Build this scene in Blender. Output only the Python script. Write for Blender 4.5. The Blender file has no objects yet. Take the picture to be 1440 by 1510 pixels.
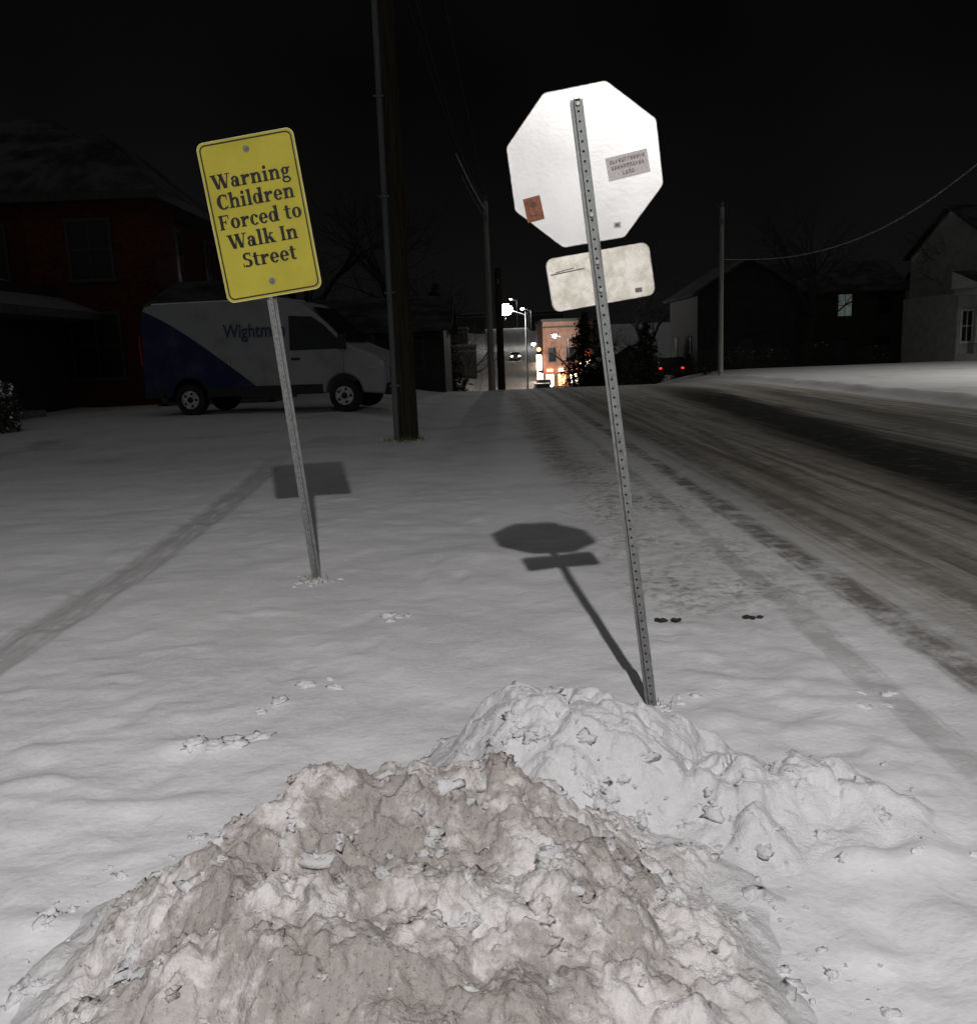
import bpy, math, random, bmesh
from math import sin, cos, pi, radians, sqrt, exp
from mathutils import Vector, Matrix, noise
random.seed(7)
S = bpy.context.scene
S.view_settings.view_transform = 'Standard'
try: S.view_settings.look = 'None'
except Exception: pass
S.view_settings.exposure = 0

# ------------------------------------------------------------ helpers
def sstep(a, b, x):
    t = max(0.0, min(1.0, (x-a)/(b-a))); return t*t*(3-2*t)

class B:
    def __init__(s): s.v=[]; s.f=[]; s.m=[]
    def add(s, vs, fs, mi=0):
        o=len(s.v); s.v+= [tuple(p) for p in vs]
        for f in fs: s.f.append(tuple(i+o for i in f)); s.m.append(mi)
    def box(s, x0,y0,z0,x1,y1,z1, mi=0):
        s.add([(x0,y0,z0),(x1,y0,z0),(x1,y1,z0),(x0,y1,z0),(x0,y0,z1),(x1,y0,z1),(x1,y1,z1),(x0,y1,z1)],
              [(0,3,2,1),(4,5,6,7),(0,1,5,4),(1,2,6,5),(2,3,7,6),(3,0,4,7)], mi)
    def cyl(s, p0,p1,r0,r1,n=12,mi=0,caps=True):
        p0=Vector(p0);p1=Vector(p1);d=(p1-p0)
        if d.length<1e-6: return
        d.normalize(); a=d.orthogonal().normalized(); b=d.cross(a)
        vs=[];
        for p,r in((p0,r0),(p1,r1)):
            for i in range(n):
                t=2*pi*i/n; vs.append(p+a*(r*cos(t))+b*(r*sin(t)))
        fs=[(i,(i+1)%n,n+(i+1)%n,n+i) for i in range(n)]
        if caps: fs+= [tuple(range(n-1,-1,-1)), tuple(range(n,2*n))]
        s.add(vs,fs,mi)
    def ball(s, c, rx,ry,rz, mi=0, nu=10,nv=6, jit=0.0, rz_=0.0):
        vs=[];fs=[]
        c=Vector(c)
        sd=random.random()*100
        ca,sa=cos(rz_),sin(rz_)
        for j in range(nv+1):
            ph=pi*j/nv
            for i in range(nu):
                th=2*pi*i/nu
                d=Vector((sin(ph)*cos(th),sin(ph)*sin(th),cos(ph)))
                k=1+jit*noise.noise(d*1.6+Vector((sd,sd,0)))+jit*.5*noise.noise(d*4+Vector((0,sd,0)))
                px,py=d.x*rx*k,d.y*ry*k
                vs.append((c.x+px*ca-py*sa,c.y+px*sa+py*ca,c.z+d.z*rz*k))
        for j in range(nv):
            for i in range(nu):
                a=j*nu+i;b=j*nu+(i+1)%nu
                fs.append((a,a+nu,b+nu,b))
        s.add(vs,fs,mi)
    def prism(s, pts, y0, y1, mi=0):   # pts in xz
        n=len(pts)
        vs=[(x,y0,z) for x,z in pts]+[(x,y1,z) for x,z in pts]
        s.add(vs,[tuple(range(n)),tuple(range(2*n-1,n-1,-1))]+[(i,n+i,n+(i+1)%n,(i+1)%n) for i in range(n)],mi)
    def build(s, name, mats, parent=None, loc=(0,0,0), rot=(0,0,0), smooth=False, bevel=0):
        me=bpy.data.meshes.new(name); me.from_pydata(s.v,[],s.f)
        for m in mats: me.materials.append(m)
        me.polygons.foreach_set('material_index', s.m)
        if smooth: me.polygons.foreach_set('use_smooth',[True]*len(s.f))
        me.update()
        ob=bpy.data.objects.new(name,me); S.collection.objects.link(ob)
        ob.location=loc; ob.rotation_euler=rot
        if parent: ob.parent=parent
        if bevel:
            bm=ob.modifiers.new('bevel','BEVEL'); bm.width=bevel; bm.segments=2; bm.limit_method='ANGLE'; bm.angle_limit=radians(35)
        return ob

def empty(name, loc=(0,0,0), rot=(0,0,0)):
    e=bpy.data.objects.new(name,None); S.collection.objects.link(e); e.location=loc; e.rotation_euler=rot; e.empty_display_size=.2
    return e

class NT:
    def __init__(s,name):
        s.mat=bpy.data.materials.new(name); s.mat.use_nodes=True
        s.t=s.mat.node_tree; s.n=s.t.nodes; s.bs=s.n['Principled BSDF']
    def l(s,a,b): s.t.links.new(a,b)
    def coord(s,kind='Object'):
        c=s.n.new('ShaderNodeTexCoord'); return c.outputs[kind]
    def noise(s,vec,scale,detail=4,rough=.55,dist=0):
        n=s.n.new('ShaderNodeTexNoise'); n.inputs['Scale'].default_value=scale; n.inputs['Detail'].default_value=detail
        n.inputs['Roughness'].default_value=rough; n.inputs['Distortion'].default_value=dist
        s.l(vec,n.inputs['Vector']); return n.outputs['Fac']
    def mapv(s,vec,scale=(1,1,1),loc=(0,0,0)):
        n=s.n.new('ShaderNodeMapping'); n.inputs['Scale'].default_value=scale; n.inputs['Location'].default_value=loc; s.l(vec,n.inputs['Vector']); return n.outputs[0]
    def ramp(s,fac,stops):
        n=s.n.new('ShaderNodeValToRGB'); e=n.color_ramp.elements
        while len(e)<len(stops): e.new(.5)
        for i,(p,c) in enumerate(stops):
            e[i].position=p; e[i].color=(c,c,c,1) if isinstance(c,(int,float)) else (*c,1)
        s.l(fac,n.inputs[0]); return n.outputs[0]
    def mix(s,f,a,b):
        n=s.n.new('ShaderNodeMix'); n.data_type='RGBA'
        if isinstance(f,(int,float)): n.inputs[0].default_value=f
        else: s.l(f,n.inputs[0])
        for k,v in((6,a),(7,b)):
            if isinstance(v,tuple): n.inputs[k].default_value=(*v,1)
            else: s.l(v,n.inputs[k])
        return n.outputs[2]
    def math(s,op,a,b=0.0,c=None,clamp=False):
        n=s.n.new('ShaderNodeMath'); n.operation=op; n.use_clamp=clamp
        for i,v in enumerate((a,b) if c is None else (a,b,c)):
            if isinstance(v,(int,float)): n.inputs[i].default_value=v
            else: s.l(v,n.inputs[i])
        return n.outputs[0]
    def mr(s,v,a,b,c=0,d=1):
        n=s.n.new('ShaderNodeMapRange'); n.interpolation_type='SMOOTHSTEP'
        for i,q in enumerate((a,b,c,d)): n.inputs[i+1].default_value=q
        s.l(v,n.inputs[0]); return n.outputs[0]
    def xyz(s,vec):
        n=s.n.new('ShaderNodeSeparateXYZ'); s.l(vec,n.inputs[0]); return n.outputs
    def bump(s,h,dist,strength=1):
        n=s.n.new('ShaderNodeBump'); n.inputs['Distance'].default_value=dist; n.inputs['Strength'].default_value=strength
        s.l(h,n.inputs['Height']); s.l(n.outputs[0],s.bs.inputs['Normal'])
    def set(s,col=None,rough=.6,metal=0,spec=None):
        if col is not None:
            if isinstance(col,tuple): s.bs.inputs['Base Color'].default_value=(*col,1)
            else: s.l(col,s.bs.inputs['Base Color'])
        if isinstance(rough,(int,float)): s.bs.inputs['Roughness'].default_value=rough
        else: s.l(rough,s.bs.inputs['Roughness'])
        s.bs.inputs['Metallic'].default_value=metal
        if spec is not None: s.bs.inputs['Specular IOR Level'].default_value=spec

def simple(name,col,rough=.6,metal=0,var=.25,scale=8,spec=None,bump=0):
    m=NT(name); v=m.coord(); n=m.noise(v,scale,5)
    lo=tuple(c*(1-var) for c in col); hi=tuple(min(1,c*(1+var)) for c in col)
    m.set(m.ramp(n,[(.3,lo),(.7,hi)]),rough,metal,spec)
    if bump: m.bump(n,bump)
    return m.mat
def emis(name,col,st):
    m=NT(name); v=m.coord(); n=m.noise(v,1.3,2)
    m.set(tuple(c*.5 for c in col),.6)
    m.l(m.ramp(n,[(.3,tuple(c*.6 for c in col)),(.6,col)]),m.bs.inputs['Emission Color']); m.bs.inputs['Emission Strength'].default_value=st
    return m.mat

# ------------------------------------------------------------ terrain
def base_z(x,y):
    z=0.25*sstep(13.5,18.5,y)*sstep(1.2,3.2,-x)
    s0=28+14*sstep(8,14,x)+6*sstep(3,8,-x)
    z-=4.0*sstep(s0,s0+60,y)
    z+=11.5*sstep(110,280,y)
    return z
def track_c(y): return -2.53-.0075*max(0,y-4.4)**2
def road_mask(x): return sstep(1.0,1.7,x)*(1-sstep(9.2,9.9,x))
ROADL,ROADR=1.15,9.6
# footprints: (x, y, heading)
FOOT=[]
_r=random.Random(4)
for (x0,y0,x1,y1,n_) in ((-1.25,2.6,-.35,5.6,8),(-.35,5.6,.1,9.0,8),(.95,3.6,.75,8.2,11),(-2.0,2.4,-1.6,3.6,3)):
    for i in range(n_):
        t=i/(n_-1); a=math.atan2(y1-y0,x1-x0); s_=.085*(1 if i%2 else -1)
        FOOT.append((x0+(x1-x0)*t-sin(a)*s_+_r.gauss(0,.03),y0+(y1-y0)*t+cos(a)*s_+_r.gauss(0,.03),a+_r.gauss(0,.15),_r.uniform(.5,1)))
def foot_z(x,y):
    z=0
    for fx,fy,a,k in FOOT:
        dx,dy=x-fx,y-fy
        if abs(dx)>.32 or abs(dy)>.32: continue
        u=dx*cos(a)+dy*sin(a); v=-dx*sin(a)+dy*cos(a)
        q=(u/.13)**2+(v/.05)**2
        z-=.013*k*exp(-q*q*.8)
        z+=.008*k*exp(-((u-.16)/.05)**2-(v/.06)**2)*(.6+noise.noise(Vector((x*30,y*30,0))))
    return z
def gz(x,y):
    z=base_z(x,y)
    near=1-sstep(25,60,y)
    rm=road_mask(x)
    P=Vector((x,y,0))
    a=.026*noise.noise(P*.9)+.014*noise.noise(P*2.7+Vector((5,0,0)))+.005*noise.noise(P*6.)
    if y<9 and abs(x)<5: a+=.0016*noise.noise(P*13)
    a+=.0035*noise.noise(Vector((x*1.5+y*.6,y*4.5,3.)))
    k=(1-sstep(2.6,5.0,y))*sstep(.5,1.3,abs(x+.1))
    if k>0:
        nn=noise.noise(Vector((x*3.2+1.7,y*6.5,8.))); a+=k*.045*max(0,nn)**1.2
        nn=noise.noise(Vector((x*9+1.7,y*13,2.))); a+=k*.009*nn
    if 1.5<y<11 and -3<x<1.8:
        nn=noise.noise(Vector((x*5+9,y*5,1.))); a+=.022*max(0,nn-.28)
        a+=foot_z(x,y)
    z+=a*near*(1-.85*rm)
    dx=(x-(1.12+.10*noise.noise(Vector((0,y*2,5)))))
    if y<3.4: z+=.045*exp(-(dx/.10)**2)*(.5+.8*noise.noise(Vector((x*5,y*5,9))))*(1-sstep(2.4,3.3,y))
    z+=.016*exp(-((x-1.35)/.30)**2)*(0.4+noise.noise(Vector((x*4,y*2.2,1))))*near
    if x>.6 and x<2.6: z+=.012*near*sstep(.6,1.0,x)*(1-sstep(1.9,2.6,x))*noise.noise(Vector((x*11,y*6,1)))
    z+=.02*exp(-((x-1.95)/.12)**2)*near*(.3+.6*noise.noise(Vector((x*3,y*1.2,4))))
    if 2<x<9.5 and y<40: z+=.008*noise.noise(Vector((x*5,y*.5,6)))*near
    z+=(.16+.1*noise.noise(P*1.1))*exp(-((x-10.0)/.38)**2)*near
    if 1<y<15:
        c=track_c(y); fd=1-sstep(12,15,y)
        for o in(-.1,.1):
            d=(x-c-o)/.055
            z-=.020*exp(-d*d)*fd
    return z

def axis(pts):
    out=[pts[0][0]]
    for (a,_),(b,s) in zip(pts[:-1],pts[1:]):
        n=max(1,int(round((b-a)/s)))
        for i in range(1,n+1): out.append(a+(b-a)*i/n)
    return out
xs=axis([(-500,0),(-120,60),(-40,8),(-12,1.4),(-5,.3),(-3.2,.08),(-1.9,.035),(1.8,.025),(3,.1),(9,.5),(11,.12),(20,.8),(50,5),(120,10),(500,60)])
ys=axis([(-120,0),(-20,10),(-2,2),(1,.3),(5,.025),(9,.045),(12,.1),(20,.25),(60,.8),(120,3),(320,8),(900,60)])
nx,ny=len(xs),len(ys)
def gsheet(x,y):
    return gz(x,y)-.03*sstep(ROADL+.55,ROADL+.75,x)*(1-sstep(ROADR-.5,ROADR-.3,x))
g=B(); g.v=[(x,y,gsheet(x,y)) for y in ys for x in xs]
g.f=[(j*nx+i,j*nx+i+1,(j+1)*nx+i+1,(j+1)*nx+i) for j in range(ny-1) for i in range(nx-1)]
g.m=[0]*len(g.f)

SN_A,SN_B,SN_C=(.665,.665,.68),(.80,.80,.815),(.90,.90,.915)
def snow_nodes(m,v):
    n1=m.noise(v,1.3,6,.6); n2=m.noise(v,40,4,.6)
    c=m.mix(m.mr(n1,.3,.7),SN_A,SN_B)
    c=m.mix(m.mr(n2,.35,.75,0,.35),c,SN_C)
    return c,n1,n2
def grit_mask(m,v,X,Y):
    gr=m.noise(v,13,8,.75,.1); big=m.noise(v,1.1,4)
    band=m.math('MULTIPLY',m.mr(X,.6,1.15),m.math('SUBTRACT',1.0,m.mr(X,1.5,2.2)))
    band=m.math('MULTIPLY',band,m.mr(Y,3.9,5.2)); band=m.math('MULTIPLY',band,m.mr(big,.36,.6,.3,1))
    return m.math('MULTIPLY',band,m.mr(gr,.48,.58,.08,.8))
def far_tint(m,c,Y):  # light falloff put into the snow colour: foreground brighter, distance darker
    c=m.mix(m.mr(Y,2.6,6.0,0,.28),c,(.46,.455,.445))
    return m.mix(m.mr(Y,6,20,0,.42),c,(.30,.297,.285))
m=NT('snow_ground'); v=m.coord(); X,Y,Z=m.xyz(v)
c,n1,n2=snow_nodes(m,v)
yy=m.math('MAXIMUM',m.math('SUBTRACT',Y,4.4),0.0)
tc=m.math('ADD',m.math('ADD',X,2.53),m.math('MULTIPLY',m.math('MULTIPLY',yy,yy),.0075))
tc=m.math('ADD',tc,m.math('MULTIPLY',m.math('SUBTRACT',m.noise(v,6,4),.5),.06))
at=m.math('ABSOLUTE',tc)
tin=m.math('SUBTRACT',1.0,m.mr(at,.11,.19)); tex=m.noise(m.mapv(v,(30,3,1)),1,5)
tfade=m.math('SUBTRACT',1.0,m.mr(Y,10.5,14.5))
c=m.mix(m.math('MULTIPLY',m.math('MULTIPLY',tin,tfade),m.mr(tex,.25,.6,.2,.6)),c,(.25,.25,.25))
gp=m.noise(v,.55,7,.7)
c=m.mix(m.math('MULTIPLY',m.mr(gp,.50,.70,0,.6),m.mr(Y,9,16)),c,(.15,.14,.11))
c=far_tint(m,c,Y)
# darker trampled path between the verge and the road, beyond the poles
pth=m.math('SUBTRACT',1.0,m.mr(m.math('ABSOLUTE',m.math('SUBTRACT',X,m.math('ADD',.75,m.math('MULTIPLY',m.noise(v,1.2,4),.5)))),.05,.45))
c=m.mix(m.math('MULTIPLY',m.math('MULTIPLY',pth,m.mr(Y,8,12)),m.mr(m.noise(v,5,6,.7),.35,.6,.2,.75)),c,(.14,.13,.11))
c=m.mix(grit_mask(m,v,X,Y),c,(.17,.14,.095))
m.set(c,.8,0,.2)
hb=m.math('ADD',m.math('MULTIPLY',n2,.35),m.noise(v,9,4,.55))
m.bump(hb,.010)
snowM=m.mat
g.build('snow_ground',[snowM],smooth=True)

# road sheet
m=NT('slushy_road'); v=m.coord(); X,Y,Z=m.xyz(v)
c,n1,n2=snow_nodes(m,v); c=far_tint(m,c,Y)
streak=m.noise(m.mapv(v,(5,.28,1)),1,7,.65,.3)
streak2=m.noise(m.mapv(v,(14,.5,1),(3,0,0)),1,6,.7,.2)
streak3=m.noise(m.mapv(v,(9,.16,1),(9,2,0)),1,4,.6,.5)
blot=m.noise(v,3.5,7,.7)
slush=m.mix(m.mr(streak,.3,.7),(.14,.125,.10),(.38,.355,.31))
slush=m.mix(m.mr(blot,.45,.65,0,.5),slush,(.43,.41,.37))
slush=m.mix(m.mr(streak3,.52,.60,0,.6),slush,(.10,.09,.075))
Xw=m.math('ADD',X,m.math('MULTIPLY',m.math('SUBTRACT',blot,.5),.8))
lane=m.mr(Xw,1.7,2.8)
lane=m.math('MULTIPLY',lane,m.math('SUBTRACT',1.0,m.mr(X,8.9,9.5)))
lane0=lane
lane=m.math('MULTIPLY',lane,m.math('SUBTRACT',1.0,m.mr(Y,22,34,0,.5)))
c=m.mix(m.math('MULTIPLY',lane,m.mr(streak2,.2,.5,.65,1)),c,slush)
for cx_,wd_,st_ in((1.75,.10,.35),(2.2,.16,.8),(2.75,.2,.6),(3.1,.15,.5)):
    r1=m.math('ABSOLUTE',m.math('SUBTRACT',m.math('ADD',X,m.math('MULTIPLY',streak2,.28)),cx_))
    c=m.mix(m.math('MULTIPLY',m.math('SUBTRACT',1.0,m.mr(r1,.04,wd_)),m.mr(blot,.35,.6,.1,st_)),c,(.085,.075,.06))
xr=m.math('SUBTRACT',X,m.math('MULTIPLY',m.math('MINIMUM',Y,26.),.07))
xr=m.math('ADD',xr,m.math('MULTIPLY',m.math('SUBTRACT',streak,.5),1.2))
w=m.math('SUBTRACT',1.0,m.mr(m.math('ABSOLUTE',m.math('SUBTRACT',xr,4.25)),.35,1.15))
w2=m.math('SUBTRACT',1.0,m.mr(m.math('ABSOLUTE',m.math('SUBTRACT',xr,6.2)),.1,.6))
w=m.math('MAXIMUM',w,m.math('MULTIPLY',w2,.5))
wet=m.math('MULTIPLY',w,m.mr(blot,.28,.5,.7,1))
wet=m.math('MULTIPLY',wet,m.math('SUBTRACT',1.0,m.mr(Y,22,36,0,.85)))
c=m.mix(wet,c,(.010,.0095,.009))
c=m.mix(grit_mask(m,v,X,Y),c,(.17,.14,.095))
m.set(c,.8,0,.15)
hbr=m.math('ADD',m.math('MULTIPLY',n2,.35),m.noise(v,9,4,.55))
m.bump(m.math('ADD',hbr,m.math('MULTIPLY',lane0,m.math('MULTIPLY',m.noise(v,14,5,.7),1.6))),.010)
rx=axis([(ROADL,0),(2.6,.04),(9.6,.35)]); ry=[y for y in ys if -20<=y<=330]
def roadz(x,y):
    e=ROADL+.22+.18*noise.noise(Vector((0,y*.9,4)))+.06*noise.noise(Vector((0,y*5,4)))
    return gz(x,y)+.004-.03*(1-sstep(e-.12,e+.12,x))-.05*sstep(ROADR-.15,ROADR,x)
r=B(); r.v=[(x,y,roadz(x,y)) for y in ry for x in rx]; n=len(rx)
r.f=[(j*n+i,j*n+i+1,(j+1)*n+i+1,(j+1)*n+i) for j in range(len(ry)-1) for i in range(n-1)]; r.m=[0]*len(r.f)
r.build('road',[m.mat],smooth=True)

# ------------------------------------------------------------ snow pile
def chunk(x,y,s,off,dens=.6,flat=1.0,ex=.6):
    p=Vector((x*s+off,y*s+off*.7,off*.3))
    d,pt=noise.voronoi(p)
    h=(sin(pt[0].x*127.1+pt[0].y*311.7)*43758.5453)%1.0
    if h>dens: return 0
    rr=.70*(.5+.5*h/dens)
    q=1-(d[0]/rr)**2
    if q<=0: return 0
    # tilt each block a little so tops are not level
    tx=(h*37.7)%1.0-.5; ty=(h*91.3)%1.0-.5
    t=1+.9*((p.x-pt[0].x)*tx+(p.y-pt[0].y)*ty)
    return rr/s*(q**ex)*flat*t
def pile_h(x,y):
    P=Vector((x,y,0))
    wx=x+.16*noise.noise(P*2.6+Vector((1,2,3)))+.05*noise.noise(P*8); wy=y+.13*noise.noise(P*2.6+Vector((7,2,3)))+.05*noise.noise(P*8+Vector((4,4,4)))
    d1=sqrt(((wx+.22)/1.0)**2+((wy-1.90)/.82)**2)
    m1=(1-sstep(.38,1.0,d1))
    d2=sqrt(((wx-.24)/.72)**2+((wy-2.70)/.46)**2)
    m2=(1-sstep(.22,1.0,d2))
    d3=sqrt(((wx-.74)/.60)**2+((wy-2.50)/.36)**2)
    m3=(1-sstep(.05,1.0,d3))
    ridge=exp(-((y-(2.26+.10*x))/.26)**2)*sstep(-1.1,-.6,x)*(1-sstep(.15,.7,x))
    h1=(.225+.12*ridge-.05*sstep(.1,.8,x)+.05*exp(-((x+.55)/.25)**2-((y-1.75)/.25)**2))*m1
    h1+=m1*(.075*noise.noise(P*3.3+Vector((9,1,2)))+.045*noise.noise(P*7+Vector((2,8,2)))-.030*abs(noise.noise(P*10+Vector((2,1,7)))))
    h2=max(.30*m2,.17*m3)+max(m2,m3)*(.06*noise.noise(P*4+Vector((3,3,8)))-.03*abs(noise.noise(P*8+Vector((4,1,7)))))
    w=sstep(-.05,.07,h1-h2)
    h=max(h1,h2)+.10*max(0,min(h1,h2))
    mm=max(m1,m2,m3); mask=min(1,mm*2.2)
    sx=x+.025*noise.noise(P*14)+.010*noise.noise(P*38); sy=y+.025*noise.noise(P*14+Vector((3,3,3)))+.010*noise.noise(P*38+Vector((3,3,3)))
    c1=chunk(sx,sy,5.5,2.3,.5,.75,.6); c2=chunk(sx,sy,9.5,5.1,.6,.8,.45); c3=chunk(sx,sy,18,9.1,.7,.85,.45); c4=chunk(sx,sy,34,3.3,.75,.9,.5); c5=chunk(sx,sy,62,7.3,.7,.9,.6)
    fz=noise.fractal(P*9,.70,2.1,7)*.021
    smooth_part=.70*c1+.50*c2+.22*c3
    rough_part=.35*c1+.58*c2+.68*c3+.66*c4+.55*c5
    h+=mask*((smooth_part*.8+fz*.5)*(1-w)+(rough_part*.85+fz)*w)-mask*.018
    return h,mm,w*min(1,m1*1.5)
step=.0062
pxs=[-1.75+step*i for i in range(int(3.6/step))]; pys=[.9+step*i for i in range(int(2.6/step))]
pv=[];pd=[]
for y in pys:
    for x in pxs:
        h,mk,dt=pile_h(x,y)
        pv.append((x,y,gz(x,y)-.012+h+.012*sstep(0,.12,mk))); pd.append(dt)
n=len(pxs)
pf=[(j*n+i,j*n+i+1,(j+1)*n+i+1,(j+1)*n+i) for j in range(len(pys)-1) for i in range(n-1)]
p=B(); p.v=pv; p.f=pf; p.m=[0]*len(pf)
for k in range(900):
    if k<760:
        a=random.random()*2*pi; rr=1.12*random.random()**.5; x=-.22+.98*rr*cos(a); y=1.90+.80*rr*sin(a)
    else:
        a=random.random()*2*pi; rr=.3+.85*random.random(); x=.40+.85*rr*cos(a); y=2.6+.5*rr*sin(a)
    if y<1.1: continue
    h,mk,dt=pile_h(x,y); s=random.choice([.003,.004,.004,.005,.006,.007,.009,.014,.021])*random.uniform(.8,1.2)
    z=gz(x,y)+max(0,h)-s*.35
    nb=len(p.v); p.ball((x,y,z),s*random.uniform(1.1,1.8),s*random.uniform(.8,1.1),s*random.uniform(.7,1.0),0,12,9,1.1,random.random()*6); pd+= [dt*random.choice((.2,1)) if k<760 else .05]*(len(p.v)-nb)
m=NT('snow_pile'); v=m.coord()
at=m.n.new('ShaderNodeAttribute'); at.attribute_name='dirt'
X,Y,Z=m.xyz(v)
na=m.noise(v,4.2,9,.72,.2); nb_=m.noise(v,24,6,.7); nc=m.noise(v,110,4,.7)
c0,n1,n2=snow_nodes(m,v)
cl=m.mix(m.mr(at.outputs['Fac'],.1,.8,0,.6),c0,(.86,.81,.81))
front=m.math('ADD',m.mr(Y,2.5,1.5,0,.04),m.mr(X,.6,-.3,0,.05))
dn=m.math('ADD',na,front)
dm=m.math('MULTIPLY',at.outputs['Fac'],m.mr(dn,.47,.61,.10,.95))
dcol=m.mix(m.mr(nb_,.35,.65),(.19,.165,.14),(.46,.42,.385))
c=m.mix(m.math('MULTIPLY',dm,m.mr(nb_,.25,.6,.5,.95)),cl,dcol)
grit=m.math('MULTIPLY',m.mr(nc,.58,.68),m.math('MULTIPLY',at.outputs['Fac'],m.mr(na,.42,.56,.2,1)))
c=m.mix(m.math('MULTIPLY',grit,.75),c,(.10,.08,.06))
m.set(c,.75,0,.2)
m.bump(m.math('ADD',nb_,m.math('MULTIPLY',nc,.4)),.013)
po=p.build('snow_pile',[m.mat],smooth=True)
a=po.data.attributes.new('dirt','FLOAT','POINT'); a.data.foreach_set('value',pd)
pileM=m.mat

q=B()
def lump(x,y,s,fl=.5):
    q.ball((x,y,gz(x,y)-s*.10),s*1.5,s*1.0,s*fl,0,16,10,.8,random.random()*6)
for (x,y,c_,sp,sz) in [(-1.05,3.15,6,.06,1.7),(-.92,3.5,3,.05,1.5),(-.80,3.75,4,.05,1.5),(-.5,4.7,4,.05,1.4),(-1.155,5.58,28,.08,1.0),(.66,3.36,18,.07,.9),(-1.33,14.7,16,.25,1.6),(1.5,3.4,4,.12,1.1),(1.2,2.4,7,.15,1.0)]:
    for i in range(c_):
        lump(x+random.gauss(0,sp),y+random.gauss(0,sp*.7),random.uniform(.007,.022)*sz,.55)
q.build('snow_clumps',[snowM],smooth=True)

d=B()
for cx,cy,k in((.93,4.45,9),(1.36,4.47,4)):
    for i in range(k):
        d.ball((cx+random.gauss(0,.028),cy+random.gauss(0,.01),gz(cx,cy)+.012),random.uniform(.01,.024),.012,.008,0,8,5,.7)
d.build('dead_leaves',[simple('dead_leaf',(.03,.025,.02),.9)],smooth=True)

# ------------------------------------------------------------ metals
def galv(name,base,rough,metal,rust=.15):
    m=NT(name); v=m.coord()
    a=m.noise(v,35,5,.6); b=m.noise(m.mapv(v,(6,6,1.2)),4,6,.7)
    c=m.mix(m.mr(a,.3,.7),tuple(x*.7 for x in base),base)
    c=m.mix(m.mr(b,.52,.75,0,rust),c,(.10,.06,.035))
    m.set(c,m.mr(a,.3,.7,rough,rough+.15),metal); m.bump(a,.002); return m.mat
galvM=galv('galvanised_steel',(.25,.265,.26),.5,.45,.6)
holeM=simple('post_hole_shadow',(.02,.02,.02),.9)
boltM=galv('bolt_steel',(.45,.43,.38),.45,.8,.5)

def u_post(b,L,w=.045,dep=.025,ms=0,mh=1,z0=-.3,hs=.0046):
    web=.022; t=.003
    for s_ in(-1,1):
        b.box(min(s_*web/2,s_*(web/2-t)),-dep+.0005,z0,max(s_*web/2,s_*(web/2-t)),0,L,ms)
        x0,x1=sorted((s_*web/2,s_*w/2)); b.box(x0,-t,z0,x1,-.0002,L-.0005,ms)
    pitch=.0254*1.35; n=int((L-z0)/pitch)
    for i in range(n):
        za=z0+i*pitch; zb=za+pitch; zc=(za+zb)/2; y=-dep
        X=web/2; V=[(-X,y,za),(X,y,za),(X,y,zb),(-X,y,zb)]
        ring=[(hs*cos(pi/4*j-3*pi/4),y,zc+hs*sin(pi/4*j-3*pi/4)) for j in range(8)]
        b.add(V+ring,[(0,1,6,5,4),(1,2,8,7,6),(2,3,10,9,8),(3,0,4,11,10)],ms)
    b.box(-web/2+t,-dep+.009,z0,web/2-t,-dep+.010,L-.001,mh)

def roundrect(w,h,r,n=6):
    pts=[]
    for cx,cz,a0 in((w/2-r,h/2-r,0),(-w/2+r,h/2-r,90),(-w/2+r,-h/2+r,180),(w/2-r,-h/2+r,270)):
        for i in range(n+1):
            a=radians(a0+90*i/n); pts.append((cx+r*cos(a),cz+r*sin(a)))
    return pts

# ------------------------------------------------------------ STOP sign (seen from the back)
stop=empty('stop_sign',(.632,3.383,gz(.632,3.383)),(0,radians(-6.4),0))
b=B(); u_post(b,2.335); b.build('post',[galvM,holeM],stop)
m=NT('sign_back_aluminium'); v=m.coord(); a=m.noise(v,5,5); s2=m.noise(v,60,3)
m.set(m.mix(m.mr(a,.3,.7),(.95,.95,.94),(.98,.98,.97)),m.mr(a,.3,.7,.34,.37),.80); m.bump(s2,.0003); backM=m.mat
m=NT('sign_edge_grime'); v=m.coord(); a=m.noise(v,30,4); m.set(m.mix(m.mr(a,.35,.65),(.22,.21,.18),(.6,.58,.54)),.6,.3); edgeM=m.mat
redM=simple('stop_sign_red',(.45,.02,.02),.4)
R=.2725/cos(pi/8); oc=[(R*cos(pi/8+pi/4*i),R*sin(pi/8+pi/4*i)) for i in range(8)]
def rounded_poly(pts,r=.02):
    out=[]
    n=len(pts)
    for i in range(n):
        p0=Vector(pts[i-1]);p1=Vector(pts[i]);p2=Vector(pts[(i+1)%n])
        a=p1+(p0-p1).normalized()*r; c=p1+(p2-p1).normalized()*r
        for k in range(5):
            t=k/4; out.append(tuple((1-t)**2*a+2*t*(1-t)*p1+t*t*c))
    return out
op=rounded_poly(oc,.012)
panel=empty('octagon_panel',(0,.006,2.108),(0,0,radians(-9))); panel.parent=stop
b=B(); b.prism(op,0,.0025,0)
b.prism([(x*.999,z*.999) for x,z in op],.0027,.0032,1); b.build('octagon_sheet',[backM,redM],panel)
b=B(); n=len(op)
for i in range(n):
    p0=op[i];p1=op[(i+1)%n]; k=.992
    b.add([(p0[0],-.0006,p0[1]),(p1[0],-.0006,p1[1]),(p1[0]*k,-.0006,p1[1]*k),(p0[0]*k,-.0006,p0[1]*k)],[(0,1,2,3)])
b.build('octagon_rim',[edgeM],panel)
rust=simple('orange_sticker',(.20,.075,.04),.8,var=.5,scale=60)
m=NT('faded_sticker'); v=m.coord(); a=m.noise(m.mapv(v,(120,1,120)),1,3)
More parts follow.
